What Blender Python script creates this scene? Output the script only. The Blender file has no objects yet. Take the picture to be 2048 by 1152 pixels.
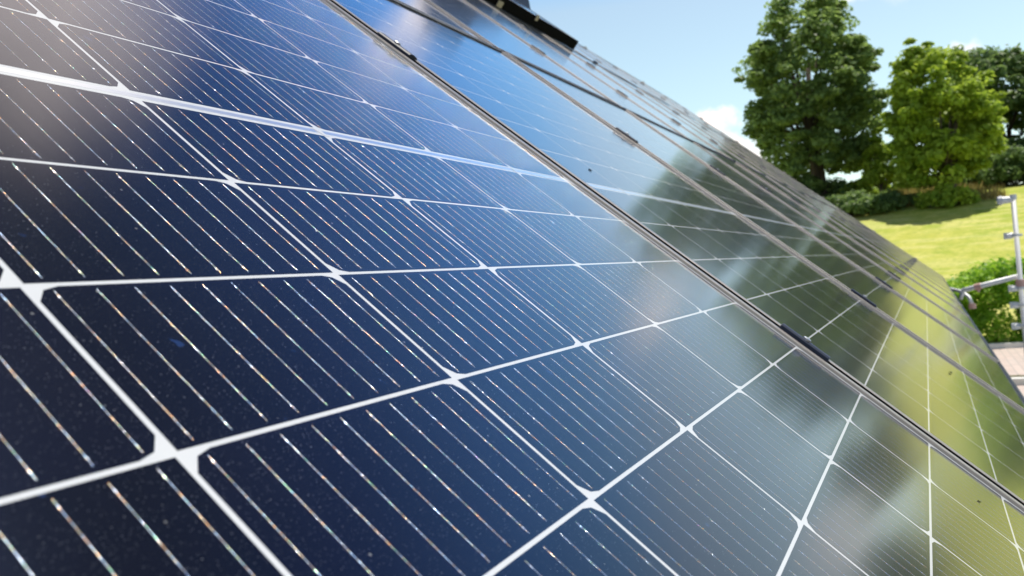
import bpy, bmesh, math, random
import numpy as np
from mathutils import Matrix, Vector

S = bpy.context.scene
R = math.radians
rng = np.random.default_rng(7)
random.seed(7)

# ------------------------------------------------------------------ camera
PITCH = R(41.0)                                   # slope of the roof
CAM = Vector((-1.1216, -0.2962, -0.0165))
cx = Vector((0.43626754, -0.89550391, -0.08799648))
cy = -Vector((-0.03871257, 0.07902375, -0.99612077))
cz = -Vector((0.898983855, 0.437981725, -0.000191762774))
cam_d = bpy.data.cameras.new('camera')
cam = bpy.data.objects.new('camera', cam_d)
S.collection.objects.link(cam)
cam.matrix_world = Matrix(((cx.x, cy.x, cz.x, CAM.x), (cx.y, cy.y, cz.y, CAM.y),
                           (cx.z, cy.z, cz.z, CAM.z), (0, 0, 0, 1)))
cam_d.sensor_width = 36.0
cam_d.lens = 1705.3 / 2048 * 36
cam_d.clip_start = 0.01
cam_d.clip_end = 5000
cam_d.dof.use_dof = True
cam_d.dof.focus_distance = 0.68
cam_d.dof.aperture_fstop = 14.5
S.camera = cam
S.view_settings.view_transform = 'Standard'
S.view_settings.look = 'None'
S.view_settings.exposure = 0.45
S.view_settings.gamma = 1.0

# ------------------------------------------------------------------ sun and sky
SUN_AZ, SUN_EL = R(-27), R(69.8)                    # azimuth from +X towards +Y
sun_dir = Vector((math.cos(SUN_EL) * math.cos(SUN_AZ), math.cos(SUN_EL) * math.sin(SUN_AZ), math.sin(SUN_EL)))
sl = bpy.data.lights.new('sun', 'SUN')
sl.energy = 4.2
sl.angle = R(0.53)
sl.color = (1.0, 0.94, 0.84)
so = bpy.data.objects.new('sun', sl)
S.collection.objects.link(so)
so.rotation_euler = (-sun_dir).to_track_quat('-Z', 'Y').to_euler()


class NT:
    """small node-tree helper"""
    def __init__(s, tree):
        s.t = tree
        s.n = tree.nodes
        s.l = tree.links
        s.n.clear()

    def new(s, typ, **kw):
        n = s.n.new(typ)
        for k, v in kw.items():
            setattr(n, k, v)
        return n

    def put(s, sock, v):
        if isinstance(v, bpy.types.NodeSocket):
            s.l.new(v, sock)
        else:
            sock.default_value = v

    def math(s, op, a, b=0.0, c=0.0, clamp=False):
        n = s.new('ShaderNodeMath', operation=op, use_clamp=clamp)
        s.put(n.inputs[0], a)
        s.put(n.inputs[1], b)
        s.put(n.inputs[2], c)
        return n.outputs[0]

    def vmath(s, op, a, b=(0, 0, 0)):
        n = s.new('ShaderNodeVectorMath', operation=op)
        s.put(n.inputs[0], a)
        s.put(n.inputs[1], b)
        return n.outputs['Value'] if op in ('LENGTH', 'DOT_PRODUCT', 'DISTANCE') else n.outputs['Vector']

    def mix(s, f, a, b, blend='MIX'):
        n = s.new('ShaderNodeMix', data_type='RGBA', blend_type=blend)
        s.put(n.inputs['Factor'], f)
        s.put(n.inputs[6], a)
        s.put(n.inputs[7], b)
        return n.outputs[2]

    def noise(s, vec, scale, detail=3.0, rough=0.5):
        n = s.new('ShaderNodeTexNoise')
        s.put(n.inputs['Vector'], vec)
        n.inputs['Scale'].default_value = scale
        n.inputs['Detail'].default_value = detail
        n.inputs['Roughness'].default_value = rough
        return n.outputs['Fac'], n.outputs['Color']

    def step(s, v, lo, hi):
        n = s.new('ShaderNodeMapRange', interpolation_type='SMOOTHSTEP')
        s.put(n.inputs['Value'], v)
        n.inputs['From Min'].default_value = lo
        n.inputs['From Max'].default_value = hi
        return n.outputs[0]

    def ramp(s, v, stops):
        n = s.new('ShaderNodeValToRGB')
        s.put(n.inputs[0], v)
        e = n.color_ramp.elements
        while len(e) < len(stops):
            e.new(0.5)
        for el, (p, c) in zip(e, stops):
            el.position = p
            el.color = (*c, 1)
        return n.outputs[0]


def azel(az, el):
    a, e = R(az), R(el)
    return (math.cos(e) * math.cos(a), math.cos(e) * math.sin(a), math.sin(e))


world = bpy.data.worlds.new('World')
S.world = world
world.use_nodes = True
w = NT(world.node_tree)
sky = w.new('ShaderNodeTexSky', sky_type='NISHITA', sun_disc=False)
sky.sun_elevation = SUN_EL
sky.sun_rotation = R(90) - SUN_AZ
sky.air_density = 1.0
sky.dust_density = 0.8
sky.ozone_density = 0.6
direction = w.new('ShaderNodeTexCoord').outputs['Generated']
n1 = w.noise(direction, 7.0, 6, 0.6)[1]
warp = w.vmath('SCALE', w.vmath('SUBTRACT', n1, (0.5, 0.5, 0.5)))
warp.node.inputs['Scale'].default_value = 0.16
dirw = w.vmath('ADD', direction, warp)
cover = None
# fair-weather clouds: azimuth, elevation, size (radians), flattening, density
for az, el, size, flat, dens in [(12.0, 8.8, 0.032, 1.3, 1.0), (10.3, 7.2, 0.03, 1.4, 0.8), (3.0, 16.3, 0.032, 1.8, 0.55),
                                 (-1, 17.5, 0.05, 1.5, 0.45), (-2.6, 11.8, 0.022, 2.0, 0.4), (-16, 8.5, 0.06, 1.6, 0.55),
                                 (37, 47, 0.16, 1.0, 0.66), (24.6, 24.4, 0.042, 1.1, 1.0), (23.6, 27.4, 0.036, 1.0, 0.5), (60, 30, 0.25, 1.4, 0.9), (-60, 22, 0.25, 1.6, 0.9),
                                 (120, 25, 0.3, 1.8, 0.8), (-110, 35, 0.28, 1.5, 0.8), (170, 18, 0.3, 2.2, 0.8)]:
    c = azel(az, el)
    d = w.vmath('MULTIPLY', w.vmath('SUBTRACT', dirw, c), (1, 1, flat))
    m = w.math('MULTIPLY', w.math('SUBTRACT', 1.0, w.step(w.vmath('LENGTH', d), size * 0.35, size * 1.25)), dens)
    cover = m if cover is None else w.math('MAXIMUM', cover, m)
fine = w.noise(direction, 30.0, 5, 0.6)[0]
cover = w.math('MULTIPLY', cover, w.math('ADD', 0.55, w.math('MULTIPLY', fine, 0.9)), clamp=True)
sepd = w.new('ShaderNodeSeparateXYZ')
w.l.new(direction, sepd.inputs[0])
clear = w.mix(1.0, sky.outputs[0], w.ramp(sepd.outputs[2], [(0.0, (1.0, 1.04, 0.96)), (0.22, (1.1, 1.08, 0.9)), (0.3, (1.12, 1.07, 0.9)), (0.36, (0.62, 0.97, 1.08)), (0.46, (0.36, 0.78, 1.15)), (0.62, (0.10, 0.27, 0.55)), (0.78, (0.035, 0.08, 0.14)), (1.0, (0.035, 0.08, 0.14))]), 'MULTIPLY')
lit = w.mix(cover, clear, (8.6, 7.5, 6.9, 1))
bg = w.new('ShaderNodeBackground')
bg.inputs['Strength'].default_value = 0.135
w.l.new(lit, bg.inputs['Color'])
wo = w.new('ShaderNodeOutputWorld')
w.l.new(bg.outputs[0], wo.inputs['Surface'])


# ------------------------------------------------------------------ materials
def material(name):
    m = bpy.data.materials.new(name)
    m.use_nodes = True
    t = NT(m.node_tree)
    p = t.new('ShaderNodeBsdfPrincipled')
    o = t.new('ShaderNodeOutputMaterial')
    t.l.new(p.outputs[0], o.inputs['Surface'])
    return m, t, p


def simple(name, col, rough=0.6, metal=0.0, var=0.15, scale=8.0, bump=0.0, spec=0.5):
    m, t, p = material(name)
    pos = t.new('ShaderNodeNewGeometry').outputs['Position']
    f = t.noise(pos, scale, 5, 0.6)[0]
    lo = tuple(max(0, c * (1 - var)) for c in col) + (1,)
    hi = tuple(min(1, c * (1 + var)) for c in col) + (1,)
    t.put(p.inputs['Base Color'], t.mix(f, lo, hi))
    t.put(p.inputs['Roughness'], rough)
    t.put(p.inputs['Metallic'], metal)
    p.inputs['Specular IOR Level'].default_value = spec
    if bump:
        b = t.new('ShaderNodeBump')
        b.inputs['Strength'].default_value = bump
        t.put(b.inputs['Height'], f)
        t.put(p.inputs['Normal'], b.outputs[0])
    return m


COAT_ROUGH = 0.11
COAT_IOR = 1.31


def glass_coat(t, p, flat=False):
    """the solar glass lies over everything in the laminate"""
    p.inputs['Specular IOR Level'].default_value = 0.0
    p.inputs['Coat Weight'].default_value = 1.0
    p.inputs['Coat Roughness'].default_value = COAT_ROUGH
    p.inputs['Coat IOR'].default_value = COAT_IOR
    p.inputs['Sheen Weight'].default_value = 0.06                # dust seen along the surface
    p.inputs['Sheen Roughness'].default_value = 0.4
    p.inputs['Sheen Tint'].default_value = (0.85, 0.84, 0.8, 1)
    geo = t.new('ShaderNodeNewGeometry').outputs['Position']
    b = t.new('ShaderNodeBump')
    b.inputs['Strength'].default_value = 1.0
    b.inputs['Distance'].default_value = 0.00012
    t.put(b.inputs['Height'], t.noise(geo, 9.0, 2, 0.4)[0])
    if not flat:
        t.l.new(b.outputs[0], p.inputs['Coat Normal'])
    if flat:                                      # wires are round, the glass above them is flat
        v = t.new('ShaderNodeVectorTransform', vector_type='NORMAL', convert_from='OBJECT', convert_to='WORLD')
        v.inputs[0].default_value = (0, 0, 1)
        t.l.new(v.outputs[0], p.inputs['Coat Normal'])


def dust(t, pos, col, amount=1.0):
    """pale specks of dust on the glass"""
    for scale, size, share, tone in ((900.0, 0.32, 0.45, (0.09, 0.10, 0.12, 1)), (520.0, 0.17, 0.72, (0.3, 0.32, 0.34, 1)), (120.0, 0.09, 0.8, (0.6, 0.6, 0.58, 1))):
        v = t.new('ShaderNodeTexVoronoi', feature='F1')
        t.put(v.inputs['Vector'], pos)
        v.inputs['Scale'].default_value = scale
        sep = t.new('ShaderNodeSeparateColor')
        t.l.new(v.outputs['Color'], sep.inputs[0])
        dot = t.math('SUBTRACT', 1.0, t.step(v.outputs['Distance'], size * 0.5, size))
        on = t.math('MULTIPLY', t.math('GREATER_THAN', sep.outputs[0], share), sep.outputs[1])
        col = t.mix(t.math('MULTIPLY', t.math('MULTIPLY', dot, on), amount), col, tone)
    return col


def make_cell_material():
    m, t, p = material('silicon_cell')
    obj = t.new('ShaderNodeTexCoord').outputs['Object']
    pos = t.new('ShaderNodeNewGeometry').outputs['Position']
    f = t.noise(pos, 9.0, 4, 0.6)[0]
    base = t.mix(f, (0.0018, 0.0019, 0.004, 1), (0.003, 0.0036, 0.008, 1))
    own = t.new('ShaderNodeObjectInfo').outputs['Random']
    base = t.mix(t.math('MULTIPLY', own, 0.5), base, (0.005, 0.006, 0.017, 1))           # cells differ a little
    sep = t.new('ShaderNodeSeparateXYZ')
    t.l.new(obj, sep.inputs[0])
    wv = t.math('ABSOLUTE', t.math('SUBTRACT', t.math('FRACT', t.math('MULTIPLY', sep.outputs[1], 1 / 0.00128)), 0.5))
    finger = t.math('SUBTRACT', 1.0, t.step(wv, 0.03, 0.12))
    base = t.mix(t.math('MULTIPLY', finger, 0.07), base, (0.10, 0.13, 0.19, 1))
    # bluish blotches of the anti-reflective layer
    bl = t.step(t.noise(pos, 70.0, 2, 0.5)[0], 0.735, 0.77)
    base = t.mix(t.math('MULTIPLY', bl, 0.5), base, (0.02, 0.05, 0.16, 1))
    patch = t.step(t.noise(pos, 5.0, 5, 0.65)[0], 0.4, 0.7)
    base = t.mix(t.math('MULTIPLY', patch, 0.004), base, (0.5, 0.48, 0.45, 1))
    t.put(p.inputs['Base Color'], dust(t, pos, base, t.math('ADD', 0.34, t.math('MULTIPLY', patch, 0.4))))
    p.inputs['Roughness'].default_value = 0.16
    glass_coat(t, p)
    p.inputs['Specular IOR Level'].default_value = 0.2          # blue sheen of the anti-reflective layer
    p.inputs['Specular Tint'].default_value = (0.08, 0.28, 1.0, 1)
    return m


def make_wire_material():
    m, t, p = material('tinned_copper_wire')
    pos = t.new('ShaderNodeNewGeometry').outputs['Position']
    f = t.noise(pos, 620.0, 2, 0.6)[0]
    glint_hue = t.ramp(f, [(0.0, (0.35, 0.55, 0.85)), (0.38, (0.40, 0.60, 0.95)), (0.44, (0.9, 0.9, 0.95)), (0.49, (0.45, 0.65, 0.95)), (0.53, (1.0, 0.8, 0.5)),
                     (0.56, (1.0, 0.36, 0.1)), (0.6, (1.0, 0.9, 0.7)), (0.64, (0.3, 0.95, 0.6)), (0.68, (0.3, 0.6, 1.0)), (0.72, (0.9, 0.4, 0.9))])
    t.put(p.inputs['Base Color'], t.mix(1.0, glint_hue, (0.95, 0.95, 0.95, 1), 'MULTIPLY'))  # rainbow glints of dispersed sunlight are painted into the wire colour
    p.inputs['Metallic'].default_value = 0.6
    sp = t.noise(pos, 260.0, 2, 0.6)[0]
    t.put(p.inputs['Roughness'], t.math('ADD', 0.06, t.math('MULTIPLY', sp, 0.2)))
    b = t.new('ShaderNodeBump')
    b.inputs['Strength'].default_value = 1.0
    b.inputs['Distance'].default_value = 0.0009
    t.put(b.inputs['Height'], t.noise(pos, 400.0, 3, 0.65)[0])
    t.l.new(b.outputs[0], p.inputs['Normal'])
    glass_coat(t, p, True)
    return m


def make_white_material():
    m, t, p = material('white_backsheet')
    pos = t.new('ShaderNodeNewGeometry').outputs['Position']
    f = t.noise(pos, 60.0, 4, 0.6)[0]
    t.put(p.inputs['Base Color'], t.mix(f, (0.48, 0.50, 0.53, 1), (0.55, 0.565, 0.585, 1)))
    p.inputs['Roughness'].default_value = 0.7
    glass_coat(t, p)
    return m


def make_ribbon_material():
    m, t, p = material('tinned_ribbon')
    pos = t.new('ShaderNodeNewGeometry').outputs['Position']
    f = t.noise(pos, 90.0, 4, 0.6)[0]
    t.put(p.inputs['Base Color'], t.mix(f, (0.70, 0.76, 0.82, 1), (0.86, 0.88, 0.9, 1)))
    p.inputs['Metallic'].default_value = 1.0
    p.inputs['Roughness'].default_value = 0.28
    glass_coat(t, p, True)
    return m


def make_frame_material(name, axis, lo, hi):
    """anodised aluminium with the fine lines of the extrusion running along the rail"""
    m, t, p = material(name)
    pos = t.new('ShaderNodeNewGeometry').outputs['Position']
    f = t.noise(pos, 35.0, 4, 0.6)[0]
    t.put(p.inputs['Base Color'], t.mix(f, (*lo, 1), (*hi, 1)))
    p.inputs['Metallic'].default_value = 0.9
    t.put(p.inputs['Roughness'], t.math('ADD', 0.42, t.math('MULTIPLY', f, 0.12)))
    p.inputs['Anisotropic'].default_value = 0.55
    v = t.new('ShaderNodeVectorTransform', vector_type='VECTOR', convert_from='OBJECT', convert_to='WORLD')
    v.inputs[0].default_value = axis
    t.l.new(v.outputs[0], p.inputs['Tangent'])
    return m


M_CELL = make_cell_material()
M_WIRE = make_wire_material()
M_WHITE = make_white_material()
M_RIB = make_ribbon_material()
M_FRAME = make_frame_material('anodised_rail_sun_glint', (0, 1, 0), (0.36, 0.33, 0.305), (0.48, 0.44, 0.405))  # same dark metal, sun glint put into a lighter tan colour
M_FRAME_NO_GLINT = make_frame_material('anodised_rail_without_glint', (1, 0, 0), (0.05, 0.055, 0.065), (0.08, 0.085, 0.095))  # same metal, colour darkened for rails that catch no sun glint
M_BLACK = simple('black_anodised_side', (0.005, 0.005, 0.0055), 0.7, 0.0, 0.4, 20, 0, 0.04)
M_CLAMP = simple('black_anodised_clamp', (0.02, 0.026, 0.045), 0.5, 0.0, 0.2, 60, 0, 0.25)
M_STEEL = simple('stainless_steel', (0.45, 0.45, 0.46), 0.4, 1.0, 0.1, 80)
M_ALU = simple('mill_aluminium', (0.62, 0.57, 0.50), 0.5, 0.6, 0.08, 30)
M_GALV = simple('galvanised_steel', (0.66, 0.67, 0.67), 0.55, 0.35, 0.2, 25, 0.1)
M_COUPLER = simple('rusty_coupler', (0.58, 0.36, 0.31), 0.6, 0.2, 0.4, 30)
M_RED = simple('red_board', (0.36, 0.09, 0.06), 0.7, 0.0, 0.3, 12, 0.2)
M_TILE = simple('dark_roof_tile', (0.06, 0.05, 0.048), 0.7, 0, 0.35, 6, 0.3)
M_PLASTER = simple('cream_render', (0.62, 0.58, 0.50), 0.9, 0, 0.08, 10, 0.2)
M_SLATE = simple('blue_slate_cladding', (0.016, 0.03, 0.062), 0.6, 0, 0.4, 14, 0.3, 0.2)
M_ZINC = simple('zinc_gutter', (0.4, 0.41, 0.42), 0.45, 0.8, 0.15, 10)
M_CREAM = simple('pale_chimney_render', (0.80, 0.76, 0.72), 0.85, 0, 0.08, 12, 0.2)


# ------------------------------------------------------------------ object helpers
def mesh_from(name, verts, faces, mats, midx=None, smooth=False):
    me = bpy.data.meshes.new(name)
    me.from_pydata([tuple(v) for v in verts], [], faces)
    for m in mats:
        me.materials.append(m)
    if midx is not None:
        me.polygons.foreach_set('material_index', np.asarray(midx, dtype=np.int32))
    if smooth:
        me.polygons.foreach_set('use_smooth', [True] * len(me.polygons))
    me.update()
    return me


def obj(name, me, parent=None, loc=(0, 0, 0), kind=None):
    o = bpy.data.objects.new(name, me)
    S.collection.objects.link(o)
    o.location = loc
    if parent is not None:
        o.parent = parent
    if kind:
        o['kind'] = kind
    return o


def thing(name, label, cat, loc=(0, 0, 0), rot=(0, 0, 0), group=None, me=None):
    o = bpy.data.objects.new(name, me)
    S.collection.objects.link(o)
    o.location = loc
    o.rotation_euler = rot
    o['label'] = label
    o['category'] = cat
    if group:
        o['group'] = group
    return o


class MB:
    """collects shapes into one mesh"""
    def __init__(s):
        s.v, s.f, s.m = [], [], []

    def add(s, vs, fs, m=0):
        b = len(s.v)
        s.v += [tuple(v) for v in vs]
        s.f += [tuple(i + b for i in f) for f in fs]
        s.m += [m] * len(fs)

    def box(s, x0, x1, y0, y1, z0, z1, m=0):
        vs = [(x, y, z) for z in (z0, z1) for y in (y0, y1) for x in (x0, x1)]
        s.add(vs, [(0, 2, 3, 1), (4, 5, 7, 6), (0, 1, 5, 4), (2, 6, 7, 3), (0, 4, 6, 2), (1, 3, 7, 5)], m)

    def tube(s, pts, r, n=14, m=0, cap=True):
        pts = [Vector(p) for p in pts]
        rings = []
        for i, p in enumerate(pts):
            a = pts[max(0, i - 1)]
            b = pts[min(len(pts) - 1, i + 1)]
            d = (b - a).normalized()
            u = d.cross(Vector((0, 0, 1)))
            if u.length < 1e-3:
                u = d.cross(Vector((0, 1, 0)))
            u.normalize()
            v = d.cross(u)
            rr = r[i] if isinstance(r, (list, tuple)) else r
            rings.append([p + u * rr * math.cos(2 * math.pi * k / n) + v * rr * math.sin(2 * math.pi * k / n) for k in range(n)])
        vs = [q for ring in rings for q in ring]
        fs = []
        for i in range(len(pts) - 1):
            for k in range(n):
                fs.append((i * n + k, i * n + (k + 1) % n, (i + 1) * n + (k + 1) % n, (i + 1) * n + k))
        if cap:
            fs.append(tuple(range(n - 1, -1, -1)))
            fs.append(tuple((len(pts) - 1) * n + k for k in range(n)))
        s.add(vs, fs, m)

    def extrude_x(s, prof, x0, x1, m=0):
        """closed (y, z) profile swept along x"""
        n = len(prof)
        vs = [(x0, y, z) for y, z in prof] + [(x1, y, z) for y, z in prof]
        fs = [(k, (k + 1) % n, n + (k + 1) % n, n + k) for k in range(n)]
        fs += [tuple(range(n - 1, -1, -1)), tuple(range(n, 2 * n))]
        s.add(vs, fs, m)

    def build(s, name, mats, bevel=0.0, smooth=False):
        me = mesh_from(name, s.v, s.f, mats, s.m, smooth)
        bm = bmesh.new()
        bm.from_mesh(me)
        bmesh.ops.recalc_face_normals(bm, faces=bm.faces)
        if bevel:
            bmesh.ops.bevel(bm, geom=[e for e in bm.edges if len(e.link_faces) == 2 and e.calc_face_angle(0) > 0.6],
                            offset=bevel, segments=2, affect='EDGES', profile=0.7)
        bm.to_mesh(me)
        bm.free()
        return me


# ------------------------------------------------------------------ solar panels
PU, PV = 0.184, 0.0933                            # cell pitch
CW, CH = 0.1814, 0.0911                           # cell size
MW, MLEN = 1.136, 1.712                           # panel size
MARG = 0.016
HALF = 9 * PV
MID = 0.0108                                      # wider gap across the middle
YB = (MLEN - (2 * HALF + MID)) / 2
STEP_X, STEP_Y = 1.156, 1.732
LIP = 0.011
X0, V0 = 0.016 - MW, 0.664                        # lower corner of the nearest panel

ROOF_ROT = (PITCH, 0, 0)


def roof(u, up, h=0.0):
    """point on the roof: along the eaves, up the slope, above the glass"""
    return Vector((u, up * math.cos(PITCH) - h * math.sin(PITCH), up * math.sin(PITCH) + h * math.cos(PITCH)))


def frame_mesh(depth, mats):
    """hollow rectangular frame of an L-shaped section with a small chamfer"""
    prof = [(LIP, 0.0), (LIP, 0.0034), (LIP - 0.0008, 0.0042), (0.0009, 0.0042), (0.0, 0.0033), (0.0, -depth), (0.004, -depth), (0.004, 0.0)]
    corners = [(0, 0, 1, 1), (MW, 0, -1, 1), (MW, MLEN, -1, -1), (0, MLEN, 1, -1)]
    vs, fs, mi = [], [], []
    for px, py, sx, sy in corners:
        for d, z in prof:
            vs.append((px + sx * d, py + sy * d, z))
    n = len(prof)
    for c in range(4):
        for k in range(n):
            a, b = c * n + k, c * n + (k + 1) % n
            c2 = ((c + 1) % 4) * n
            fs.append((a, c2 + k, c2 + (k + 1) % n, b))
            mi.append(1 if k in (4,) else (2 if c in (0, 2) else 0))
    me = mesh_from('frame', vs, fs, mats, mi)
    bm = bmesh.new()
    bm.from_mesh(me)
    bmesh.ops.recalc_face_normals(bm, faces=bm.faces)
    bm.to_mesh(me)
    bm.free()
    return me


def cell_outline(chamfer_low):
    cxm, cym = 0.0125, 0.0088
    x, y = CW / 2, CH / 2
    if chamfer_low:
        return [(-x + cxm, -y), (x - cxm, -y), (x - cxm * 0.42, -y + cym * 0.42 * 0.55), (x, -y + cym), (x, y), (-x, y), (-x, -y + cym), (-x + cxm * 0.42, -y + cym * 0.42 * 0.55)]
    return [(-x, -y), (x, -y), (x, y - cym), (x - cxm * 0.42, y - cym * 0.42 * 0.55), (x - cxm, y), (-x + cxm, y), (-x + cxm * 0.42, y - cym * 0.42 * 0.55), (-x, y - cym)]


def add_cell(mb, ox, oy, low, detail):
    pts = cell_outline(low)
    mb.add([(ox + px, oy + py, 0.00005) for px, py in pts], [tuple(range(len(pts)))], 0)
    r = 0.000155
    wires = 10
    for k in range(wires):
        wx = ox + (k - (wires - 1) / 2) * CW / wires
        e = CH / 2 - 0.0028
        if detail == 1:                            # flat narrow wire for panels farther off
            mb.add([(wx - r, oy - e, 0.0001), (wx + r, oy - e, 0.0001), (wx + r, oy + e, 0.0001), (wx - r, oy + e, 0.0001)], [(0, 1, 2, 3)], 1)
            pads = ((-e + 0.004, 0.0006), (e - 0.004, 0.0006))
            for py, pr in pads:
                mb.add([(wx - pr, oy + py - 0.0014, 0.00014), (wx + pr, oy + py - 0.0014, 0.00014), (wx + pr, oy + py + 0.0014, 0.00014), (wx - pr, oy + py + 0.0014, 0.00014)], [(0, 1, 2, 3)], 1)
            continue
        if detail == 2:
            ang = [0, 40, 75, 105, 140, 180]
            ring = [(wx - r * math.cos(R(a)), 0.00006 + 0.000075 * math.sin(R(a)) ** 2) for a in ang]
            ny = 6
            ys = [oy - e + 2 * e * j / ny for j in range(ny + 1)]
            vs = [(x, y, z) for y in ys for x, z in ring]
            n = len(ring)
            fs = [(j * n + q, j * n + q + 1, (j + 1) * n + q + 1, (j + 1) * n + q) for j in range(ny) for q in range(n - 1)]
            mb.add(vs, fs, 1)
            for j, py in enumerate([-e + 0.0035, -0.026, -0.013, 0.0, 0.013, 0.026, e - 0.0035]):
                end = j in (0, 6)
                pr, pl = (0.00042, 0.0011) if end else (0.00026, 0.0006)
                n = 8
                base = [(wx + pr * math.cos(R(45 * q)), oy + py + pl * math.sin(R(45 * q)), 0.00006) for q in range(n)]
                top = [(wx + 0.6 * pr * math.cos(R(45 * q)), oy + py + 0.6 * pl * math.sin(R(45 * q)), 0.00014) for q in range(n)]
                mb.add(base + top + [(wx, oy + py, 0.00017)],
                       [(q, (q + 1) % n, n + (q + 1) % n, n + q) for q in range(n)] + [(n + q, n + (q + 1) % n, 2 * n) for q in range(n)], 1)


def smooth_wires(me):
    me.polygons.foreach_set('use_smooth', [p.material_index == 1 for p in me.polygons])
    me.update()
    return me


def cell_place(c, r):
    """centre of the cell in column c (0-5), row r (0-17) and whether its lower corners are cut"""
    x = MARG + PU * (c + 0.5)
    y = YB + PV * (r + 0.5) + (MID if r >= 9 else 0)
    low = (c % 2 == 0) == (r < 9)
    return x, y, low


CELL_ME = []
for low in (False, True):
    mb = MB()
    add_cell(mb, 0, 0, low, 2)
    CELL_ME.append(smooth_wires(mesh_from('solar_cell', mb.v, mb.f, [M_CELL, M_WIRE], mb.m)))
for low in (False, True):
    mb = MB()
    add_cell(mb, 0, 0, low, 1)
    CELL_ME.append(smooth_wires(mesh_from('solar_cell', mb.v, mb.f, [M_CELL, M_WIRE], mb.m)))


def grid_mesh(cells, detail):
    mb = MB()
    for c, r in cells:
        x, y, low = cell_place(c, r)
        add_cell(mb, x, y, low, detail)
    return smooth_wires(mesh_from('cell_grid', mb.v, mb.f, [M_CELL, M_WIRE], mb.m))


ALL = [(c, r) for c in range(6) for r in range(18)]
GRID_WIRED = grid_mesh(ALL, 1)
GRID_PLAIN = grid_mesh(ALL, 0)
lam = MB()
lam.add([(LIP - 0.002, LIP - 0.002, 0), (MW - LIP + 0.002, LIP - 0.002, 0), (MW - LIP + 0.002, MLEN - LIP + 0.002, 0), (LIP - 0.002, MLEN - LIP + 0.002, 0)], [(0, 1, 2, 3)])
LAM_ME = mesh_from('laminate', lam.v, lam.f, [M_WHITE])
FRAME_ME = frame_mesh(0.035, [M_FRAME, M_BLACK, M_FRAME_NO_GLINT])
FRAME_HI = frame_mesh(0.075, [M_FRAME, M_BLACK, M_FRAME_NO_GLINT])
# flat cross connectors in the middle gap: single, double, double, single columns
RIB = []
ymid = YB + HALF + MID / 2
spans = [(0, 1), (1, 3), (3, 5), (5, 6)]
for a, b in spans:
    mb = MB()
    x0, x1 = MARG + PU * a + 0.005, MARG + PU * b - 0.005
    mb.box(x0, x1, ymid - 0.0026, ymid + 0.0026, -0.0002, 0.0001)
    RIB.append(mesh_from('cross_connector', mb.v, mb.f, [M_RIB]))
TAG_ME = []
for a in (1, 3, 5):
    mb = MB()
    xa = MARG + PU * a
    mb.add([(xa - 0.0065, ymid + 0.006, 0.00018), (xa + 0.0005, ymid - 0.006, 0.00018), (xa + 0.0065, ymid - 0.006, 0.00018), (xa - 0.0005, ymid + 0.006, 0.00018)], [(0, 1, 2, 3)])
    TAG_ME.append(mesh_from('insulation_strip', mb.v, mb.f, [M_WHITE]))

inv_cam = cam.matrix_world.inverted()
F_PX = 1705.3 / 2048


def on_screen(p, margin=0.03):
    q = inv_cam @ p
    if q.z > -0.05:
        return False
    x, y = F_PX * q.x / -q.z, F_PX * q.y / -q.z
    return abs(x) < 0.5 + margin and abs(y) < 0.28125 + margin


jit = random.Random(5)


def build_panel(k, r, label, raise_h=0.0):
    up = -V0 + STEP_Y * r
    o = thing('solar_panel', label, 'solar panel', roof(X0 + STEP_X * k, up, raise_h), (PITCH + (R(jit.uniform(-0.09, 0.09)) if k + r else 0), R(jit.uniform(-0.09, 0.09)) if k + r else 0, 0), 'solar panels on the roof')
    o['group'] = 'solar panels on the roof'
    obj('frame', FRAME_HI if raise_h else FRAME_ME, o)
    la = obj('laminate', LAM_ME, o)
    if (k, r) in ((0, 0), (1, 0)):
        seen, rest = [], []
        for c, rr in ALL:
            x, y, low = cell_place(c, rr)
            P = [roof(X0 + STEP_X * k + x + dx, up + y + dy) for dx in (-CW / 2, 0, CW / 2) for dy in (-CH / 2, 0, CH / 2)]
            (seen if any(on_screen(p) for p in P) else rest).append((c, rr))
        seen.sort(key=lambda cr: (roof(X0 + STEP_X * k + cell_place(*cr)[0], up + cell_place(*cr)[1]) - CAM).length)
        rest += seen[100:]
        for cr in seen[:100]:
            x, y, low = cell_place(*cr)
            obj('solar_cell', CELL_ME[int(low) + 2 * k], la, (x, y, 0))
        if rest:
            obj('solar_cells', grid_mesh(rest, 1), la, kind='stuff')
    else:
        near = k <= 3
        obj('cell_grid', GRID_WIRED if near else GRID_PLAIN, la)
    for me in RIB:
        obj('cross_connector', me, la)
    if k <= 1:
        for me in TAG_ME:
            obj('insulation_strip', me, la)
    return o


ORD = ['first', 'second', 'third', 'fourth', 'fifth', 'sixth', 'seventh', 'eighth', 'ninth', 'tenth', 'eleventh', 'twelfth', 'thirteenth']
ROWN = ['bottom row', 'middle row', 'top row']
NCOL = 13
for r in range(3):
    for k in range(NCOL):
        if r == 2 and k < 3:
            continue
        if r == 0 and k == 0:
            lab = 'nearest solar panel filling the foreground, large navy cells with sparkling wires'
        elif r == 0 and k == 1:
            lab = 'second solar panel of the bottom row, half blue sky, half dark tree reflection'
        elif k == NCOL - 1:
            lab = 'solar panel at the far end of the %s, seen almost edge on' % ROWN[r]
        else:
            lab = '%s solar panel from the near end in the %s of the array' % (ORD[k], ROWN[r])
        build_panel(k, r, lab)

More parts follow.
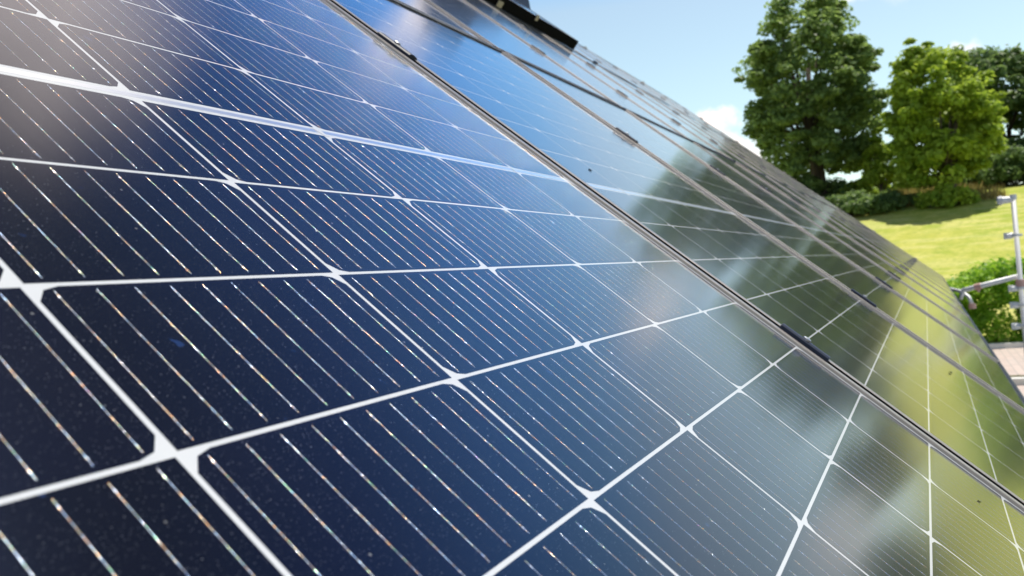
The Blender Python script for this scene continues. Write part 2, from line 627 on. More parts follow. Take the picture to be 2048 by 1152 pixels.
# a spare panel with deep black sides lies across the top row
pu0 = 5.33
spare = thing('spare_panel', 'black sided panel lying raised across the top row, at the top edge of the photo', 'solar panel',
              roof(pu0, -V0 + STEP_Y * 2 + 0.004, 0.081), (Matrix.Rotation(PITCH, 3, 'X') @ Matrix.Rotation(R(90), 3, 'Z')).to_euler())
obj('frame', FRAME_HI, spare)
la = obj('laminate', LAM_ME, spare)
obj('cell_grid', GRID_PLAIN, la)
for me in RIB:
    obj('cross_connector', me, la)

# clamps that hold two neighbouring frames, two to a seam
mb = MB()
prof = [(-0.0095, -0.012), (-0.0095, 0.0060), (-0.0085, 0.0086), (-0.005, 0.0102), (0.003, 0.0104), (0.0095, 0.0092), (0.0150, 0.0075), (0.0165, 0.0062), (0.0165, 0.0046), (0.0098, 0.0046), (0.0098, -0.012)]
n = len(prof)
vs = [(x, -0.036, z) for x, z in prof] + [(x, 0.036, z) for x, z in prof]
mb.add(vs, [(q, (q + 1) % n, n + (q + 1) % n, n + q) for q in range(n)] + [tuple(range(n - 1, -1, -1)), tuple(range(n, 2 * n))])
CLAMP_ME = mb.build('clamp_body', [M_CLAMP], 0.0008)
mb = MB()
mb.tube([(0.0, 0, 0.0095), (0.0, 0, 0.0128)], 0.0055, 12)
mb.tube([(0.0, 0, 0.0128), (0.0, 0, 0.0134)], [0.0052, 0.004], 12)
BOLT_ME = mb.build('bolt', [M_STEEL])
for r in range(3):
    for k in range(NCOL - 1):
        if r == 2 and k < 3:
            continue
        for s, (fr, nm) in enumerate(((0.277, 'lower'), (0.723, 'upper'))):
            u = X0 + STEP_X * k + MW + 0.010
            lab = '%s black clamp in the seam between the %s and %s panels of the %s' % (nm, ORD[k], ORD[k + 1], ROWN[r])
            c = thing('panel_clamp', lab, 'clamp', roof(u, -V0 + STEP_Y * r + MLEN * fr), ROOF_ROT, 'clamps holding the panels')
            obj('clamp_body', CLAMP_ME, c)
            if k < 4:
                obj('bolt', BOLT_ME, c)
# bright end clamps on the far edge and along the ridge edge
mb = MB()
mb.box(0, 0.03, -0.032, 0.032, -0.03, 0.006)
mb.box(-0.010, 0.03, -0.032, 0.032, 0.006, 0.012)
mb.tube([(0.012, 0, 0.012), (0.012, 0, 0.022)], 0.008, 10)
END_ME = mb.build('end_clamp', [M_ALU], 0.001)
uend = X0 + STEP_X * (NCOL - 1) + MW + 0.001
for r in range(3):
    for fr, nm in ((0.277, 'lower'), (0.723, 'upper')):
        thing('end_clamp', '%s pale end clamp on the far edge of the %s of panels' % (nm, ROWN[r]), 'clamp',
              roof(uend, -V0 + STEP_Y * r + MLEN * fr), ROOF_ROT, 'pale clamps on the panel edges', END_ME)
for u, lab in ((5.83, 'dark clamp beside the right end of the raised black panel'),):
    pass
for u, lab in ((9.25, 'pale clamp on the top edge of the array nearer the chimney'), (11.75, 'pale clamp on the top edge of the array nearer the far end')):
    thing('end_clamp', lab, 'clamp', roof(u, -V0 + STEP_Y * 3 - 0.02 + 0.001), (PITCH, 0, R(0)), 'pale clamps on the panel edges', END_ME).rotation_euler = \
        (Matrix.Rotation(PITCH, 3, 'X') @ Matrix.Rotation(R(90), 3, 'Z')).to_euler()
# clips on the raised strip
mb = MB()
mb.box(-0.035, 0.035, -0.006, 0.0, -0.012, 0.03)
mb.box(-0.035, 0.035, 0.0, 0.012, 0.024, 0.03)
CLIP_ME = mb.build('clip', [M_FRAME], 0.0008)
thing('panel_clip', 'tan clip at the foot of the raised black panel side', 'clip', roof(3.98, -V0 + STEP_Y * 2 + 0.002, 0.018), ROOF_ROT, 'clips on the raised panels', CLIP_ME)
thing('panel_clip', 'small tan clip on the upper rim of the raised black panel side', 'clip', roof(4.52, -V0 + STEP_Y * 2 + 0.002, 0.066), ROOF_ROT, 'clips on the raised panels', CLIP_ME).scale = (0.6, 1, 1)
thing('panel_clamp', 'dark clamp on the row gap just right of the raised black panel', 'clamp', roof(5.81, -V0 + STEP_Y * 2 - 0.010, 0.004),
      (Matrix.Rotation(PITCH, 3, 'X') @ Matrix.Rotation(R(90), 3, 'Z')).to_euler(), 'clamps holding the panels', CLAMP_ME).scale = (1.0, 1.0, 1.2)

# mounting rails below the panels
mb = MB()
mb.box(X0 - 0.05, uend + 0.06, -0.02, 0.02, -0.078, -0.0365)
RAIL_ME = mb.build('rail', [M_ALU], 0.002)
for r in range(3):
    for fr, nm in ((0.277, 'lower'), (0.723, 'upper')):
        thing('mounting_rail', '%s aluminium rail hidden under the %s of panels' % (nm, ROWN[r]), 'rail', roof(0, -V0 + STEP_Y * r + MLEN * fr), ROOF_ROT, 'rails under the panels', RAIL_ME)

# flies on the glass
mb = MB()
for q, (yy, rr) in enumerate(((-0.0022, 0.0006), (0.0, 0.001), (0.0022, 0.0009))):
    n = 8
    vs = [(rr * math.sin(R(a)) * math.cos(R(45 * j)), yy + rr * 1.4 * math.cos(R(a)), 0.0012 + rr * math.sin(R(a)) * math.sin(R(45 * j))) for a in (20, 65, 115, 160) for j in range(n)]
    mb.add(vs, [(i * n + j, i * n + (j + 1) % n, (i + 1) * n + (j + 1) % n, (i + 1) * n + j) for i in range(3) for j in range(n)] + [tuple(range(n)), tuple(range(4 * n - 1, 3 * n - 1, -1))])
mb.add([(0, 0, 0.002), (0.0022, -0.0035, 0.0024), (0.001, -0.0042, 0.0022)], [(0, 1, 2)])
mb.add([(0, 0, 0.002), (-0.0022, -0.0035, 0.0024), (-0.001, -0.0042, 0.0022)], [(0, 1, 2)])
for sx in (-1, 1):
    for yy in (-0.001, 0.0003, 0.0015):
        mb.tube([(0, yy, 0.0011), (sx * 0.0014, yy, 0.0015), (sx * 0.0022, yy * 1.4, 0.0)], 0.00012, 5)
FLY_ME = mb.build('fly', [M_BLACK])


def roof_hit(az, el):
    d = Vector(azel(az, el))
    nrm = roof(0, 0, 1)
    return CAM + d * (-(CAM.dot(nrm)) / d.dot(nrm))


for (u, v), fs_, rz, lab in (((0.209, -0.252), 1.0, 30, 'small black fly on the sky reflection of the second panel'),
                            ((0.922, 0.428), 1.5, 70, 'black fly on the greenish tan reflection low on the second panel'),
                            ((-0.114, 0.431), 0.55, 10, 'tiny black fly near the lower right corner on the nearest panel')):
    f = thing('fly', lab, 'insect', roof(u, -v, 0.0), (0, 0, 0), 'flies on the glass', FLY_ME)
    f.rotation_euler = (Matrix.Rotation(PITCH, 3, 'X') @ Matrix.Rotation(R(rz), 3, 'Z')).to_euler()
    f.scale = (fs_, fs_, fs_)

# ------------------------------------------------------------------ the house below
GROUND_H = -4.5
house = thing('house', 'house under the panels with dark tiled roof and blue chimney', 'house')
RU0, RU1 = -1.6, 14.35
eave, ridge = -0.72, 4.66
rf = MB()
nt = 46
for i in range(24):
    v0 = eave + (ridge - eave) * i / 24
    v1 = eave + (ridge - eave) * (i + 1) / 24 + 0.03
    a, b, c, d = roof(RU0, v0, -0.085), roof(RU1, v0, -0.085), roof(RU1, v1, -0.115), roof(RU0, v1, -0.115)
    e1, e2 = roof(RU0, v0, -0.115), roof(RU1, v0, -0.115)
    rf.add([a, b, c, d, e1, e2], [(0, 1, 2, 3), (0, 4, 5, 1)])
top = roof(0, ridge, -0.11)
mirror = lambda p: Vector((p.x, 2 * top.y - p.y, p.z))
rf.add([roof(RU0, ridge, -0.112), roof(RU1, ridge, -0.112), mirror(roof(RU1, eave, -0.112)), mirror(roof(RU0, eave, -0.112))], [(0, 1, 2, 3)])
roof_o = obj('roof', rf.build('roof', [M_TILE]), house)
gb = MB()
ey = roof(0, eave + 0.4, -0.25)
ym = mirror(ey)
apex = roof(0, ridge, -0.2)
x0, x1 = RU0 + 0.25, RU1 - 0.2
gb.add([(x0, ey.y, GROUND_H), (x0, ym.y, GROUND_H), (x0, ym.y, ym.z), (x0, apex.y, apex.z), (x0, ey.y, ey.z),
        (x1, ey.y, GROUND_H), (x1, ym.y, GROUND_H), (x1, ym.y, ym.z), (x1, apex.y, apex.z), (x1, ey.y, ey.z)],
       [(0, 1, 2, 3, 4), (9, 8, 7, 6, 5), (0, 4, 9, 5), (1, 6, 7, 2)])
obj('wall', gb.build('wall', [M_PLASTER]), house)
gt = MB()
gc = roof(0, eave, -0.14)
ang = [180 + 15 * q for q in range(13)]
for q in range(12):
    p = [(gc.y - 0.05 + 0.06 * math.cos(R(a)), gc.z + 0.06 * math.sin(R(a))) for a in (ang[q], ang[q + 1])]
    gt.add([(RU0, *p[0]), (RU1, *p[0]), (RU1, *p[1]), (RU0, *p[1])], [(0, 1, 2, 3)])
obj('gutter', mesh_from('gutter', gt.v, gt.f, [M_ZINC], gt.m, True), house)
# chimney: dark slate skirt that flares at the foot, pale head
cb = roof(6.02, 4.28, 0)
ch = MB()


def prism(mb, c, levels, m=0):
    """stack of rectangles: (z, half x, half y)"""
    vs = [(c[0] + sx * hx, c[1] + sy * hy, z) for z, hx, hy in levels for sx, sy in ((-1, -1), (1, -1), (1, 1), (-1, 1))]
    fs = [(4 * i + q, 4 * i + (q + 1) % 4, 4 * i + 4 + (q + 1) % 4, 4 * i + 4 + q) for i in range(len(levels) - 1) for q in range(4)]
    fs += [(3, 2, 1, 0), tuple(4 * (len(levels) - 1) + q for q in range(4))]
    mb.add(vs, fs, m)


zb = cb.z
prism(ch, (cb.x, cb.y), [(zb - 0.6, 0.40, 0.36), (zb + 0.05, 0.34, 0.31), (zb + 0.28, 0.25, 0.24), (zb + 0.42, 0.24, 0.23)], 0)
prism(ch, (cb.x, cb.y), [(zb + 0.425, 0.31, 0.30), (zb + 0.48, 0.32, 0.31), (zb + 0.5, 0.28, 0.27)], 0)
chim = obj('chimney', ch.build('chimney', [M_SLATE]), roof_o)
chim['label'] = 'dark blue slate chimney behind the raised black panel'

# ------------------------------------------------------------------ scaffold at the far corner
sc = thing('scaffold', 'galvanised scaffold with tall standard and cross tube by the far corner', 'scaffold', (8.3, -1.1, -1.0))
base = Vector((8.3, -1.1, -1.0))
AZ_P = R(-4.8)
px, py = 8.22, -1.075


def rel(mb_pts):
    return [Vector(p) - base for p in mb_pts]


tb = MB()
tb.tube(rel([(px, py, GROUND_H), (px, py, 0.44)]), 0.0215, 16)
obj('standard', tb.build('standard', [M_GALV], 0, True), sc)
tb = MB()
tb.tube(rel([(px, py, 0.395), (px, py, 0.445)]), 0.031, 14)
tb.tube(rel([(px, py, 0.40), (px - 0.02, py + 0.10, 0.40)]), [0.028, 0.036], 12)
tb.tube(rel([(px - 0.02, py + 0.10, 0.40), (px - 0.025, py + 0.13, 0.40)]), [0.045, 0.035], 12)
obj('top_coupler', tb.build('top_coupler', [M_GALV]), sc)
for zz in (0.06, -0.44, -0.60, -0.80):
    tb = MB()
    tb.tube(rel([(px, py, zz - 0.012), (px, py, zz + 0.012)]), 0.05, 14)
    tb.tube(rel([(px, py + 0.03, zz), (px - 0.01, py + 0.085, zz)]), [0.030, 0.024], 10)
    tb.box(*(px - 0.02 - base.x, px + 0.02 - base.x, py + 0.05 - base.y, py + 0.105 - base.y, zz - 0.03 - base.z, zz + 0.03 - base.z))
    obj('rosette', tb.build('rosette', [M_GALV], 0.004), sc)
ql, qr = Vector((8.45, -0.60, -0.435)), Vector((px + 0.05, py - 0.02, -0.325))
tb = MB()
tb.tube(rel([ql + Vector((0, 0.03, -0.09)), ql + Vector((0, 0.012, -0.03)), ql, ql + (qr - ql) * 0.1, qr]), [0.016, 0.022, 0.0242, 0.0242, 0.0242], 14)
obj('cross_tube', tb.build('cross_tube', [M_GALV], 0, True), sc)
qc = ql + (qr - ql) * 0.26
for c, s2 in ((qc, 1.0), (Vector((px, py, -0.40)), 1.3)):
    tb = MB()
    dv = (qr - ql).normalized() if s2 == 1.0 else Vector((0, 0, 1))
    tb.tube(rel([c - dv * 0.03 * s2, c + dv * 0.03 * s2]), 0.032 * s2, 12)
    tb.tube(rel([c + Vector((0, 0, -0.03)), c + Vector((0, 0, -0.055))]), 0.014, 10)
    obj('coupler', tb.build('coupler', [M_COUPLER], 0.003), sc)
tb = MB()
hk = [(9.1, -0.50, -0.44), (9.0, -0.60, -0.47), (8.9, -0.66, -0.53), (8.85, -0.68, -0.60)]
tb.tube(rel(hk), 0.018, 12)
obj('bent_hook', tb.build('bent_hook', [M_GALV], 0, True), sc)
tb = MB()
tb.tube(rel([(8.85, -0.68, -0.60), (8.845, -0.683, -0.65)]), 0.034, 12)
obj('coupler', tb.build('coupler', [M_COUPLER], 0.003), sc)
tb = MB()
tb.box(4.4 - base.x, 6.95 - base.x, -1.005 - base.y, -0.975 - base.y, -0.90 - base.z, -0.745 - base.z)
obj('toe_board', tb.build('toe_board', [M_RED], 0.004), sc)
tb = MB()
for q in range(3):
    tb.box(4.4 - base.x, 8.2 - base.x, -1.01 - 0.31 * (q + 1) - base.y, -1.01 - 0.31 * q - 0.01 - base.y, -2.1 - base.z, -2.05 - base.z)
obj('deck', tb.build('deck', [M_GALV], 0.004), sc)

# ------------------------------------------------------------------ ground
PRX = np.array([-400, -60, 11, 15, 24.5, 29, 33, 38, 44, 50, 54, 58, 64, 75, 90, 115, 160, 300, 900])
PRZ = np.array([-12, -6, -4.5, -2.62, -2.6, -2.1, -1.25, -0.05, 1.35, 2.62, 3.15, 3.4, 3.55, 4.0, 5.0, 6.6, 6.0, -4, -30])


def smooth_prof():
    xs = np.linspace(-400, 900, 5201)
    zs = np.interp(xs, PRX, PRZ)
    k = np.ones(13) / 13
    return xs, np.convolve(np.pad(zs, 6, mode='edge'), k, mode='valid')


_xs, _zs = smooth_prof()


def ground_z(x, y):
    return np.interp(x, _xs, _zs) + 0.12 * np.sin(x * 0.13 + y * 0.11) * np.clip((np.asarray(x) - 30) / 15, 0, 1)


gx = np.unique(np.concatenate([np.linspace(-400, -20, 20), np.linspace(-20, 100, 241), np.linspace(100, 900, 41)]))
gy = np.unique(np.concatenate([np.linspace(-500, -60, 23), np.linspace(-60, 60, 121), np.linspace(60, 500, 23)]))
GX, GY = np.meshgrid(gx, gy)
GZ = ground_z(GX, GY)
nx, ny = len(gx), len(gy)
fs = [(j * nx + i, j * nx + i + 1, (j + 1) * nx + i + 1, (j + 1) * nx + i) for j in range(ny - 1) for i in range(nx - 1)]


def grass_material():
    m, t, p = material('mown_meadow')
    pos = t.new('ShaderNodeNewGeometry').outputs['Position']
    f1 = t.noise(pos, 0.22, 5, 0.65)[0]
    f2 = t.noise(pos, 1.4, 6, 0.7)[0]
    f3 = t.noise(pos, 5.0, 6, 0.75)[0]
    st = t.vmath('MULTIPLY', pos, (0.55, 0.12, 0.3))
    f4 = t.noise(st, 2.2, 4, 0.6)[0]
    c = t.mix(t.step(f1, 0.35, 0.65), (0.30, 0.38, 0.05, 1), (0.45, 0.45, 0.085, 1))
    c = t.mix(t.step(f2, 0.42, 0.68), c, (0.53, 0.51, 0.13, 1))
    c = t.mix(t.math('MULTIPLY', t.step(f4, 0.46, 0.6), 0.6), c, (0.58, 0.55, 0.20, 1))
    c = t.mix(t.math('MULTIPLY', t.step(f3, 0.45, 0.7), 0.6), c, (0.19, 0.27, 0.04, 1))
    sx = t.new('ShaderNodeSeparateXYZ')
    t.l.new(pos, sx.inputs[0])
    bounce_grey = t.math('SUBTRACT', 1.0, t.step(t.math('ADD', sx.outputs[0], t.math('MULTIPLY', f1, 2.0)), 13.5, 16.0))
    c = t.mix(bounce_grey, c, t.mix(f3, (0.17, 0.165, 0.16, 1), (0.27, 0.26, 0.25, 1)))          # unseen grey ground, added to cut yellow bounce light
    t.put(p.inputs['Base Color'], c)
    p.inputs['Roughness'].default_value = 0.9
    p.inputs['Specular IOR Level'].default_value = 0.15
    b = t.new('ShaderNodeBump')
    b.inputs['Strength'].default_value = 0.5
    b.inputs['Distance'].default_value = 0.08
    t.put(b.inputs['Height'], f3)
    t.l.new(b.outputs[0], p.inputs['Normal'])
    return m


M_GRASS = grass_material()
obj('ground', mesh_from('ground', np.stack([GX, GY, GZ], -1).reshape(-1, 3), fs, [M_GRASS], None, True), kind='structure')


def paving_material():
    m, t, p = material('pinkish_paving')
    pos = t.new('ShaderNodeNewGeometry').outputs['Position']
    br = t.new('ShaderNodeTexBrick')
    t.l.new(pos, br.inputs['Vector'])
    br.inputs['Scale'].default_value = 1.6
    br.inputs['Color1'].default_value = (0.50, 0.37, 0.31, 1)
    br.inputs['Color2'].default_value = (0.60, 0.46, 0.39, 1)
    br.inputs['Mortar'].default_value = (0.26, 0.23, 0.2, 1)
    br.inputs['Mortar Size'].default_value = 0.012
    f = t.noise(pos, 1.3, 5, 0.7)[0]
    t.put(p.inputs['Base Color'], t.mix(t.math('MULTIPLY', f, 0.7), br.outputs[0], (0.40, 0.40, 0.38, 1)))
    p.inputs['Roughness'].default_value = 0.85
    return m


M_PAVE = paving_material()
M_KERB = simple('pale_kerb_stone', (0.62, 0.61, 0.57), 0.85, 0, 0.12, 6, 0.2)
for x0, x1 in ((18.0, 23.0), (15.2, 16.6)):
    mb = MB()
    mb.box(x0, x1, -9, 3.5, -2.9, -2.57)
    obj('paving', mb.build('paving', [M_PAVE]), kind='structure')
for x0, lab in ((23.0, 'pale kerb between the pinkish paving and the hedge'), (16.6, 'pale kerb at the near edge of the grass strip')):
    mb = MB()
    mb.box(x0 + 0.002, x0 + 0.25, -9, 3.5, -2.9, -2.45)
    thing('kerb', lab, 'kerb', group='kerbs of the paving', me=mb.build('kerb', [M_KERB], 0.015))


# ------------------------------------------------------------------ foliage
def leaf_material(name, dark, light, trans):
    m, t, p = material(name)
    at = t.new('ShaderNodeAttribute', attribute_name='tone')
    col = t.mix(at.outputs['Fac'], (*dark, 1), (*light, 1))
    t.put(p.inputs['Base Color'], col)
    p.inputs['Roughness'].default_value = 0.5
    p.inputs['Specular IOR Level'].default_value = 0.3
    tr = t.new('ShaderNodeBsdfTranslucent')
    t.put(tr.inputs['Color'], t.mix(0.5, col, (*trans, 1)))
    mx = t.new('ShaderNodeMixShader')
    mx.inputs[0].default_value = 0.5
    t.l.new(p.outputs[0], mx.inputs[1])
    t.l.new(tr.outputs[0], mx.inputs[2])
    out = [x for x in t.n if x.type == 'OUTPUT_MATERIAL'][0]
    t.l.new(mx.outputs[0], out.inputs['Surface'])
    return m


M_LEAF_DARK = leaf_material('maple_leaf', (0.125, 0.20, 0.07), (0.28, 0.40, 0.125), (0.40, 0.54, 0.12))
M_LEAF_BRIGHT = leaf_material('young_leaf', (0.18, 0.30, 0.035), (0.40, 0.52, 0.07), (0.55, 0.68, 0.07))
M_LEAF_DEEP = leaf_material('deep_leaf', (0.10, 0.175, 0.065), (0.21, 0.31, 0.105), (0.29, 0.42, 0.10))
M_LEAF_HEDGE = leaf_material('hedge_leaf', (0.12, 0.28, 0.02), (0.34, 0.55, 0.05), (0.45, 0.70, 0.04))
M_DRY = leaf_material('dry_grass', (0.22, 0.22, 0.06), (0.48, 0.37, 0.16), (0.4, 0.3, 0.1))
M_BARK = simple('bark', (0.09, 0.07, 0.055), 0.9, 0, 0.4, 9, 0.6)


def leaf_cloud(name, centers, radii, flat, per, size, mat, tone_of, seed):
    """many small folded leaves in clumps; returns one mesh"""
    g = np.random.default_rng(seed)
    n = len(centers)
    C = np.repeat(centers, per, axis=0)
    Rr = np.repeat(radii, per)[:, None]
    d = g.normal(size=(n * per, 3))
    d /= np.linalg.norm(d, axis=1, keepdims=True)
    rad = g.uniform(0.25, 1.0, (n * per, 1)) ** 0.6
    P = C + d * rad * Rr * np.array([1, 1, flat])
    # leaves lean outward and up, loosely
    nrm = d * 0.55 + np.array([0, 0, 0.75]) + g.normal(scale=0.5, size=P.shape)
    nrm /= np.linalg.norm(nrm, axis=1, keepdims=True)
    t1 = np.cross(nrm, g.normal(size=P.shape))
    t1 /= np.linalg.norm(t1, axis=1, keepdims=True)
    t2 = np.cross(nrm, t1)
    s = size * g.uniform(0.6, 1.35, (n * per, 1))
    V = np.stack([P - t1 * s, P - t2 * s * 0.6 + nrm * s * 0.12, P + t1 * s, P + t2 * s * 0.6 + nrm * s * 0.12], 1).reshape(-1, 3)
    N = n * per
    me = bpy.data.meshes.new(name)
    me.vertices.add(4 * N)
    me.vertices.foreach_set('co', V.astype(np.float32).ravel())
    me.loops.add(4 * N)
    me.loops.foreach_set('vertex_index', np.arange(4 * N, dtype=np.int32))
    me.polygons.add(N)
    me.polygons.foreach_set('loop_start', np.arange(0, 4 * N, 4, dtype=np.int32))
    me.update(calc_edges=True)
    me.materials.append(mat)
    tone = np.clip(np.repeat(tone_of, per) + g.normal(scale=0.2, size=N), 0, 1)
    a = me.attributes.new('tone', 'FLOAT', 'POINT')
    a.data.foreach_set('value', np.repeat(tone, 4).astype(np.float32))
    return me


def make_tree(label, base, prof, n, crad, per, leaf, mat, seed, depth=0.9, trunk_r=0.28, lean=(0, 0), hollow=0.25, stems=1, name='tree'):
    """prof: (height, left, right) rows of the crown, heights and sides in world metres"""
    g = np.random.default_rng(seed)
    prof = sorted(prof)
    zs = np.array([q[0] for q in prof])
    yl = np.array([q[1] for q in prof])
    yr = np.array([q[2] for q in prof])
    bx, by = base
    bz = float(ground_z(bx, by)) - 0.1
    t = thing(name, label, 'tree', (bx, by, bz), group='trees at the top of the meadow')
    o = np.array([bx, by, bz])
    pts, tone = [], []
    gap = g.uniform(0, 6.28, 6)
    wsum = np.interp(np.linspace(zs[0], zs[-1], 200), zs, yr - yl)
    zz = np.linspace(zs[0], zs[-1], 200)
    pw = wsum ** 2 / np.sum(wsum ** 2)
    while len(pts) < n:
        z = g.choice(zz, p=pw) + g.uniform(-0.2, 0.2)
        a = g.uniform(0, 2 * np.pi)
        rr = np.sqrt(g.uniform(hollow, 1.0))
        c = (np.interp(z, zs, yl) + np.interp(z, zs, yr)) / 2
        hw = max(0.25, (np.interp(z, zs, yr) - np.interp(z, zs, yl)) / 2 - crad * 0.55)
        p = np.array([bx + hw * depth * rr * np.cos(a), c + hw * rr * np.sin(a), z])
        # uneven crown: leave pockets of air
        k = np.sin(p[0] * 1.1 + gap[0] + 0.8 * np.sin(p[2] * 0.9 + gap[1])) + np.sin(p[1] * 1.5 + gap[2] + 0.9 * np.sin(p[0] * 0.8 + gap[3])) + 1.2 * np.sin(p[2] * 2.1 + gap[4] + 0.7 * np.sin(p[1] * 1.1 + gap[5]))
        if k < -0.9 and g.uniform() < 0.93:
            continue
        if pts and min(np.sum((np.array(pts) - p) ** 2, axis=1)) < (crad * 0.42) ** 2 and g.uniform() < 0.8:
            continue
        pts.append(p)
        tone.append(g.uniform(0.1, 0.8))
    pts = np.array(pts)
    rad = crad * g.choice([0.5, 0.7, 0.95, 1.3], n, p=[0.25, 0.3, 0.3, 0.15])
    # twigs that stick out of the outline
    m2 = n // 2
    idx = g.choice(n, m2)
    cm = pts.mean(axis=0)
    dirs = pts[idx] - cm
    dirs /= np.linalg.norm(dirs, axis=1, keepdims=True)
    sp = pts[idx] + dirs * crad * g.uniform(0.35, 0.75, (m2, 1)) + g.normal(scale=0.2 * crad, size=(m2, 3))
    allp = np.concatenate([pts, sp])
    allr = np.concatenate([rad, crad * g.uniform(0.3, 0.6, m2)])
    allt = np.concatenate([tone, g.uniform(0.2, 0.9, m2)])
    me = leaf_cloud('crown', allp - o, allr, 0.5, per, leaf, mat, allt, seed + 1)
    obj('crown', me, t)
    tb = MB()
    top = np.array([bx, cm[1], zs[0] + (zs[-1] - zs[0]) * 0.62]) - o
    for s in range(stems):
        off = np.array([g.uniform(-0.5, 0.5), g.uniform(-0.7, 0.7), 0]) * (stems > 1)
        mid = top * 0.45 + np.array([g.uniform(-.3, .3), g.uniform(-.3, .3), 0]) + off
        tb.tube([off, mid * 0.3 + off * 0.7, mid, top + off * 2], [trunk_r * 1.25, trunk_r, trunk_r * 0.75, trunk_r * 0.25], 10)
    for q in g.choice(n, min(26, n), replace=False):
        e = pts[q] - o
        f = g.uniform(0.22, 0.6)
        st = top * f
        md = st * 0.45 + e * 0.55 + np.array([0, 0, -0.25])
        tb.tube([st, md, e], [trunk_r * 0.42, trunk_r * 0.25, trunk_r * 0.08], 6)
    obj('trunk', tb.build('trunk', [M_BARK], 0, True), t)
    return t


make_tree('tall dark green maple, the largest tree, right behind the panel edge', (55.0, 5.3),
          [(16.9, 3.6, 6.6), (15.6, 2.6, 8.0), (13.6, 1.9, 8.9), (11.6, 1.3, 9.5), (10.0, 1.2, 9.8), (8.4, 1.2, 9.6), (6.8, 1.4, 9.2), (5.6, 2.2, 8.2), (4.6, 3.4, 7.6)],
          350, 0.95, 110, 0.15, M_LEAF_DARK, 11, 1.15, 0.3, stems=3)
make_tree('bright yellow green broad tree in the middle of the tree line', (49.5, -1.3),
          [(10.5, -1.4, -0.1), (9.8, -3.0, 0.4), (8.7, -3.8, 0.9), (7.5, -4.4, 1.0), (6.3, -4.6, 1.0), (5.2, -4.2, 1.0), (4.4, -3.6, 1.0), (3.6, -2.6, 0.8)],
          230, 0.8, 110, 0.14, M_LEAF_BRIGHT, 23, 1.4, 0.22, stems=2)
make_tree('deep green round tree behind the yellow green one at the right', (61.0, -5.4),
          [(12.2, -5.2, -3.2), (11.4, -7.6, -2.2), (10.4, -9.2, -1.6), (9.0, -10.2, -1.2), (7.5, -10.4, -1.0), (5.8, -10.4, -1.2), (4.4, -9.8, -1.8)],
          470, 0.95, 100, 0.15, M_LEAF_DEEP, 37, 0.9, 0.28, stems=2)
make_tree('small bright drooping tree between the two big trees', (52.5, 1.7),
          [(6.8, 1.2, 2.2), (5.9, 0.9, 2.6), (5.0, 0.7, 2.8), (4.2, 0.9, 2.7)],
          44, 0.55, 110, 0.12, M_LEAF_BRIGHT, 41, 0.9, 0.09)
make_tree('slim green tree beyond the right edge of the photo', (56.0, -12.6),
          [(8.2, -13.2, -11.6), (7.2, -14.2, -10.6), (5.6, -14.8, -10.3), (4.2, -14.0, -10.8)],
          120, 0.85, 90, 0.17, M_LEAF_DARK, 53, 0.9, 0.22)
make_tree('dark tree farther along the hill, mirrored in the near panel', (54.0, -18.5),
          [(7.4, -19.4, -17.6), (6.4, -21.4, -16.6), (5.0, -22.2, -16.4), (3.8, -21.0, -17.0)],
          130, 0.85, 90, 0.17, M_LEAF_DEEP, 59, 0.9, 0.22)
make_tree('tall tree hidden behind the roof, left of the maple', (58.0, 14.5),
          [(9.5, 13.8, 15.6), (8.0, 12.6, 17.0), (6.4, 12.2, 17.4), (5.0, 13.0, 16.6)],
          110, 0.9, 80, 0.18, M_LEAF_DARK, 61, 0.9, 0.25)


def make_bush(label, x, y, rx, ry, h, n, crad, per, leaf, mat, seed, group='bushes under the trees', cat='bush', name='bush'):
    g = np.random.default_rng(seed)
    bz = float(ground_z(x, y)) - 0.05
    t = thing(name, label, cat, (x, y, bz), group=group)
    a = g.uniform(0, 2 * np.pi, n)
    rr = np.sqrt(g.uniform(0, 1, n))
    z = h * np.sqrt(np.clip(1 - rr ** 2, 0, 1)) * g.uniform(0.25, 0.95, n)
    P = np.stack([rx * rr * np.cos(a), ry * rr * np.sin(a), z + 0.1], 1)
    obj('foliage', leaf_cloud('foliage', P, crad * g.uniform(0.6, 1.3, n), 0.75, per, leaf, mat, g.uniform(0.1, 0.9, n), seed + 1), t)
    tb = MB()
    for q in range(min(14, n)):
        tb.tube([(P[q][0] * 0.15, P[q][1] * 0.15, 0), P[q] * 0.6, P[q]], [0.05, 0.035, 0.012], 6)
    obj('stem', tb.build('stem', [M_BARK], 0, True), t)
    return t


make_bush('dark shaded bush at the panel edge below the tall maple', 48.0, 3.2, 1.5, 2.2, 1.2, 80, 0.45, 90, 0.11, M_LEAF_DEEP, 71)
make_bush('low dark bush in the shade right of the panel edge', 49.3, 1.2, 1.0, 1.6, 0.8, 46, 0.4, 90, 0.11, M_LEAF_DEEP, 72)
make_bush('pale green bush in the gap between the tree trunks', 54.0, 3.2, 1.2, 0.8, 1.3, 40, 0.42, 80, 0.11, M_LEAF_BRIGHT, 73)
make_bush('green bush at the foot of the yellow green tree', 48.0, -1.4, 0.9, 1.3, 1.1, 46, 0.42, 80, 0.11, M_LEAF_BRIGHT, 74)
make_bush('dark bush at the foot of the deep green tree', 55.5, -5.0, 1.8, 3.0, 2.2, 110, 0.5, 80, 0.13, M_LEAF_DEEP, 75)
make_bush('dark bush at the right end of the tree line', 55.5, -9.4, 1.8, 3.0, 2.0, 100, 0.5, 80, 0.13, M_LEAF_DEEP, 76)
make_bush('dark undergrowth bush around the maple trunks', 54.5, 5.6, 1.6, 2.6, 1.9, 90, 0.5, 80, 0.12, M_LEAF_DEEP, 77)

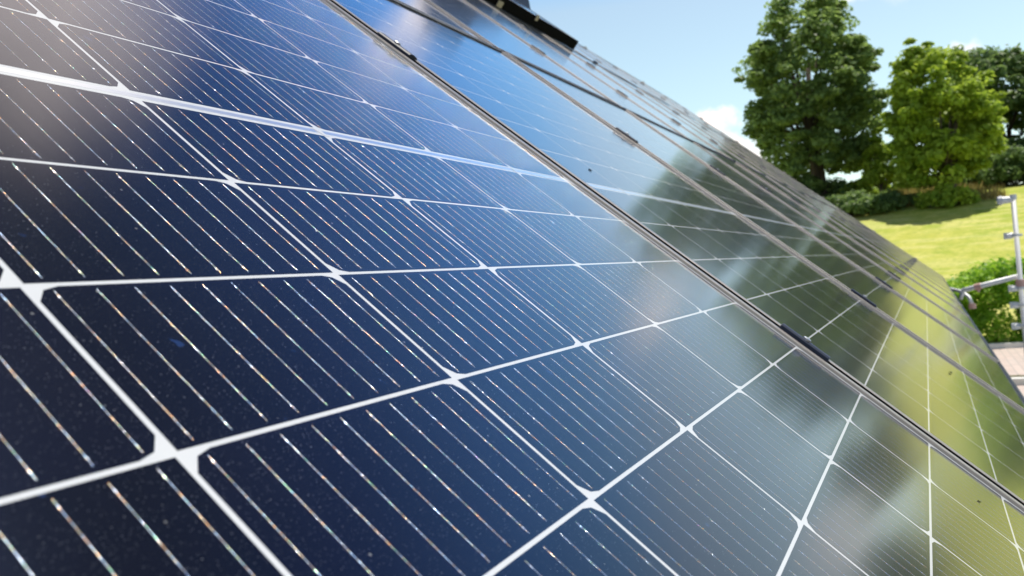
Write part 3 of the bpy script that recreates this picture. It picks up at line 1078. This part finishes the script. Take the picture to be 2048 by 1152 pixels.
for bx_, by_, n_, lab in ((60.0, 3.0, 50, 'pale bush far behind the gap between maple and yellow green tree'),
                          (59.5, 0.2, 50, 'pale bush far behind the trunk of the yellow green tree'),
                          (60.5, -2.6, 50, 'pale bush seen between the yellow green and the deep green tree')):
    make_bush(lab, bx_, by_, 1.0, 1.6, 1.5, n_, 0.5, 80, 0.12, M_LEAF_BRIGHT, 80 + n_ + int(bx_ * 2))

# hedge behind the kerb
g = np.random.default_rng(99)
hz = -2.6
nh = 1100
HP = np.stack([g.uniform(23.6, 25.6, nh), g.uniform(-6.5, 2.6, nh), hz + 0.12 + 1.98 * g.uniform(0, 1, nh)], 1)
HP[:, 2] = hz + (HP[:, 2] - hz) * np.interp(HP[:, 1], [-2.2, -1.4, -0.7, 1], [1.0, 0.93, 0.74, 0.7])
keep = (HP[:, 0] < 24.1) | (HP[:, 2] > hz + 1.5) | (g.uniform(size=nh) < 0.25)
HP = HP[keep]
hedge = thing('hedge', 'bright green leafy hedge behind the pinkish paving', 'hedge', (24.6, -2, hz))
obj('foliage', leaf_cloud('foliage', HP - np.array([24.6, -2, hz]), 0.30 * g.uniform(0.6, 1.3, len(HP)), 0.9, 70, 0.062, M_LEAF_HEDGE, g.uniform(0, 1, len(HP)), 100), hedge)
tb = MB()
for q in range(16):
    yy = -6.2 + q * 0.55 + 2
    tb.tube([(g.uniform(-.3, .3), yy, 0), (g.uniform(-.4, .4), yy + g.uniform(-.2, .2), 0.9), (g.uniform(-.5, .5), yy + g.uniform(-.3, .3), 1.8)], [0.05, 0.035, 0.012], 6)
obj('stem', tb.build('stem', [M_BARK], 0, True), hedge)

# tall dry grass along the tree line
nb = 4200
bx = g.uniform(48.6, 55.5, nb)
byy = g.uniform(-4.2, 3.6, nb)
cl = np.sin(bx * 1.1 + byy * 0.7) + np.sin(byy * 1.9)
kp = (cl > -0.5) & (bx > 48.7 + 0.9 * np.sin(byy * 0.5) + 0.02 * byy)
bx, byy = bx[kp], byy[kp]
bzz = ground_z(bx, byy)
hh = g.uniform(0.25, 0.65, len(bx))
aa = g.uniform(0, np.pi, len(bx))
wd = 0.035
lean = g.normal(scale=0.16, size=(len(bx), 2))
V = np.stack([np.stack([bx - wd * np.cos(aa), byy - wd * np.sin(aa), bzz], 1), np.stack([bx + wd * np.cos(aa), byy + wd * np.sin(aa), bzz], 1),
              np.stack([bx + lean[:, 0], byy + lean[:, 1], bzz + hh], 1)], 1).reshape(-1, 3)
me = mesh_from('dry_grass', V, [(3 * i, 3 * i + 1, 3 * i + 2) for i in range(len(bx))], [M_DRY])
at = me.attributes.new('tone', 'FLOAT', 'POINT')
at.data.foreach_set('value', np.repeat(g.uniform(0, 1, len(bx)), 3).astype(np.float32))
dg = obj('dry_grass', me, kind='stuff')
dg['label'] = 'tall straw coloured dry grass along the foot of the tree line'
dg['category'] = 'grass'
